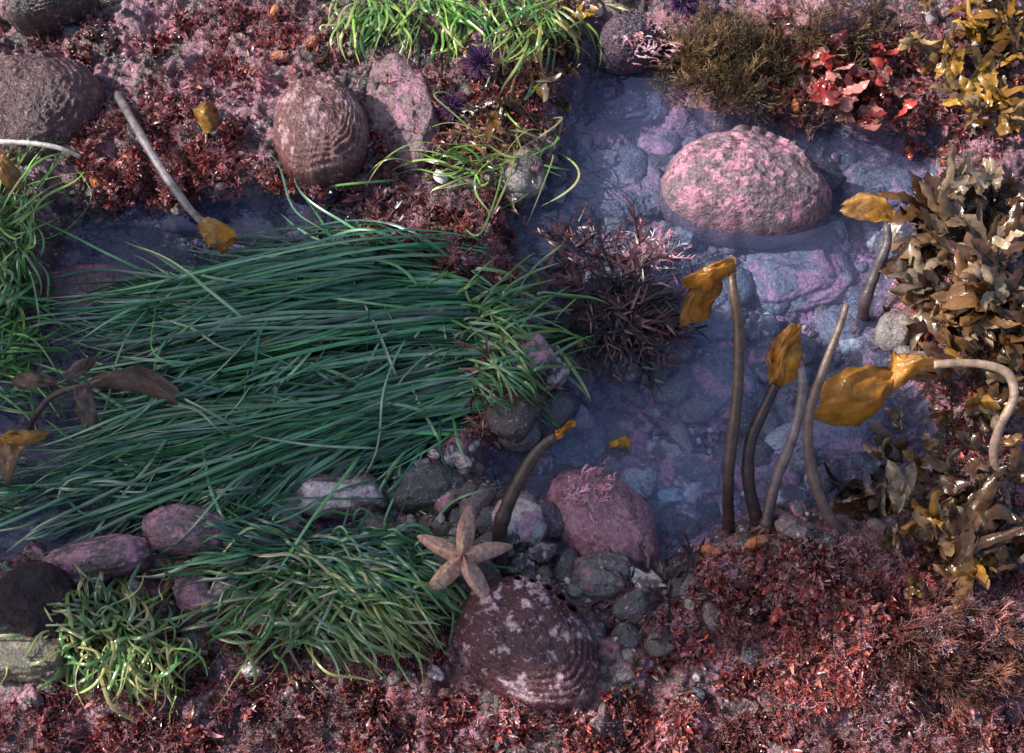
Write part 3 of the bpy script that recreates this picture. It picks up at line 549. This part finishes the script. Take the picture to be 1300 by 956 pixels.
leaves("red_seaweed",[(1060,740,170,50,90),(960,790,100,60,80),(1150,800,100,60,50),(180,240,80,30,40),(500,330,60,40,30),(1180,180,60,30,20)],[[.20,.028,.024],[.30,.05,.035],[.13,.028,.028],[.35,.12,.10]],(12,26),406,LB,.9,(.0,.02))
leaves("brown_rockweed",[(1270,730,40,25,8),(1215,730,30,20,6),(1185,745,20,10,4)],PG,(24,46),407,LB,.6)
# ---------------------------------------------------------------- sea urchins
def urchin(px,py,R,seed,col=(.10,.04,.12)):
    a=Acc(); r=np.random.default_rng(seed); p=G(np.array([float(px)]),np.array([float(py)]))[0]+[0,0,R*PX*.25]; v,f=SPH[(14,22)]; a.add(v*R*PX*.5*np.array([1,1,.7])+p,f,np.array(col)*.4)
    n=260; d=r.normal(0,1,(n,3)); d[:,2]=np.abs(d[:,2])*1.1-.2; d/=np.linalg.norm(d,axis=1)[:,None]; u=np.cross(d,[.3,.2,.9]); u/=np.linalg.norm(u,axis=1)[:,None]; w=np.cross(d,u)
    th=np.arange(4)*np.pi/2; ring=u[:,None]*np.cos(th)[None,:,None]+w[:,None]*np.sin(th)[None,:,None]; L=r.uniform(.8,1.1,(n,1,1))*R*PX
    V=np.concatenate([p+d[:,None]*R*PX*.42+ring*R*PX*.035,p+d[:,None]*L+ring*R*PX*.010],1); ff=np.array([[0,1,5,4],[1,2,6,5],[2,3,7,6],[3,0,4,7]])
    c=np.array(col)*r.uniform(.7,1.6,(n,1)); a.add(V,ff[None]+(np.arange(n)*8)[:,None,None],np.repeat(c,8,0)); a.obj("purple_sea_urchin",M_URCH)
for k,(x,y,R) in enumerate([(612,84,30),(575,140,24),(868,6,28),(652,240,24)]): urchin(x,y,R,500+k)
# ---------------------------------------------------------------- sea star
def star(px,py,R,rot,seed,lift,cols):
    a=Acc(); nr,na=40,220; r=np.linspace(0,1,nr)[:,None]; th=np.linspace(0,2*np.pi,na,endpoint=False)[None]
    k=(th*5/(2*np.pi)+.5)%1-.5; s=1/(1+(np.abs(k*2)*1.8)**1.5)*1.0; s0=1/(1+1.8**1.5); s=np.clip((s-s0)/(1-s0)*.74+.26,0,1)
    armlen=1+.12*np.cos(th-.3)+.06*np.cos(2*th); ph=th+rot+.14*np.sin(r*3+th); rad=r*s*armlen; x=rad*np.cos(ph)*R*PX; y=rad*np.sin(ph)*R*PX
    thick=np.sqrt(np.clip(1-r**2,0,1)); mid=1-.5*np.clip(rad,0,1); ridge=np.exp(-(k*3.2)**2)
    z=thick*mid*(.018+.016*ridge)+fbm(np.stack([x*200,y*200],-1),3,seed,.7)*.004
    p=G(np.array([float(px)]),np.array([float(py)]))[0]; p=P(px,py,max(p[2],.0)+lift); z=z-rad**2*.026
    c=mixc(np.broadcast_to(cols[0],x.shape+(3,)),np.broadcast_to(cols[1],x.shape+(3,)),sst(-.2,.4,fbm(np.stack([x*200,y*200],-1),3,seed+1)))
    a.add(np.stack([x,y,z],-1)+p,gridf(nr,na,True)[:,::-1],c.reshape(-1,3)); a.obj("sea_star",M_STAR)
bigstone("cobble",592,730,44,28,.045,-20,[.14,.10,.10],PW*.5,.0,49,.5)
star(588,710,62,math.radians(84),9,.085,([.52,.24,.17],[.68,.42,.33]))
# ---------------------------------------------------------------- shells and fragments
def shells():
    a=Acc(); r=np.random.default_rng(77); L=[(705,95,13),(757,16,13),(975,405,11),(560,228,14),(885,560,7),(640,560,8),(497,565,8),(1175,20,9),(690,240,7),(320,690,12),(1160,300,6),(830,670,10),(505,590,6)]
    for i in range(130): L.append((r.uniform(470,900),r.uniform(540,780),r.uniform(2,6)))
    for i in range(70): L.append((r.uniform(650,1150),r.uniform(180,660),r.uniform(2,6)))
    for i in range(60): L.append((r.uniform(0,1300),r.uniform(0,900),r.uniform(2,5)))
    for (x,y,s) in L:
        p=G(np.array([float(x)]),np.array([float(y)]))[0]+[0,0,s*PX*.5]; rr=np.linspace(0,1,6)[:,None]; th=np.linspace(0,2*np.pi,14,endpoint=False)[None]
        X=rr*np.cos(th)*(1+.1*np.cos(th*7)*rr); Y=rr*np.sin(th)*.75; Z=.45*(1-rr**2)+.05*np.cos(th*7)*rr; v=np.stack([X,Y,Z],-1).reshape(-1,3)*s*PX
        R=rotm(1,.5,r)[0]; a.add(v@R.T+p,gridf(6,14,True),np.array([.66,.62,.60])*r.uniform(.6,1.15))
    a.obj("shell_fragments",M_STAR)
shells()
bigstone("blue_stone",853,635,20,12,.03,5,[.35,.45,.55],[.6,.65,.7],0,83,.0,.4)
for k,(x,y,s) in enumerate([(355,72,9),(395,55,8),(175,235,7),(122,232,7),(905,700,9),(960,690,9),(350,15,7),(1010,135,6)]):
    bigstone("orange_sponge",x,y,s*1.5,s*.8,.012,k*40,[.6,.15,.04],[.6,.28,.14],.1,90+k,-.2,m=M_ROCK)
# ---------------------------------------------------------------- added boulder, unseen beyond left edge, put there to shade the pool
a=Acc(); stone(a,np.array([-2.5,.12,.75]),.5,.40,1.75,.1,[.14,.11,.11],[.2,.12,.12],.0,5,(60,90),.45,.07); a.obj("added_shade_boulder",M_ROCK)
# ---------------------------------------------------------------- light
EL=math.radians(38); d=Vector((math.cos(EL),-.10,-math.sin(EL)))
sl=bpy.data.lights.new("sun",'SUN'); sl.energy=5; sl.angle=math.radians(.6); sl.color=(1,.96,.90); so=bpy.data.objects.new("sun",sl); so.rotation_euler=d.to_track_quat('-Z','Y').to_euler(); scene.collection.objects.link(so)
w=bpy.data.worlds.new("World"); scene.world=w; w.use_nodes=True; nt=w.node_tree; bg=nt.nodes['Background']; sk=nt.nodes.new('ShaderNodeTexSky'); sk.sky_type='NISHITA'; sk.sun_disc=False; sk.sun_elevation=EL; sk.sun_rotation=math.radians(-84); sk.dust_density=3
nt.links.new(sk.outputs[0],bg.inputs[0]); bg.inputs[1].default_value=.15
scene.view_settings.view_transform='Standard'; scene.view_settings.look='None'; scene.view_settings.exposure=0
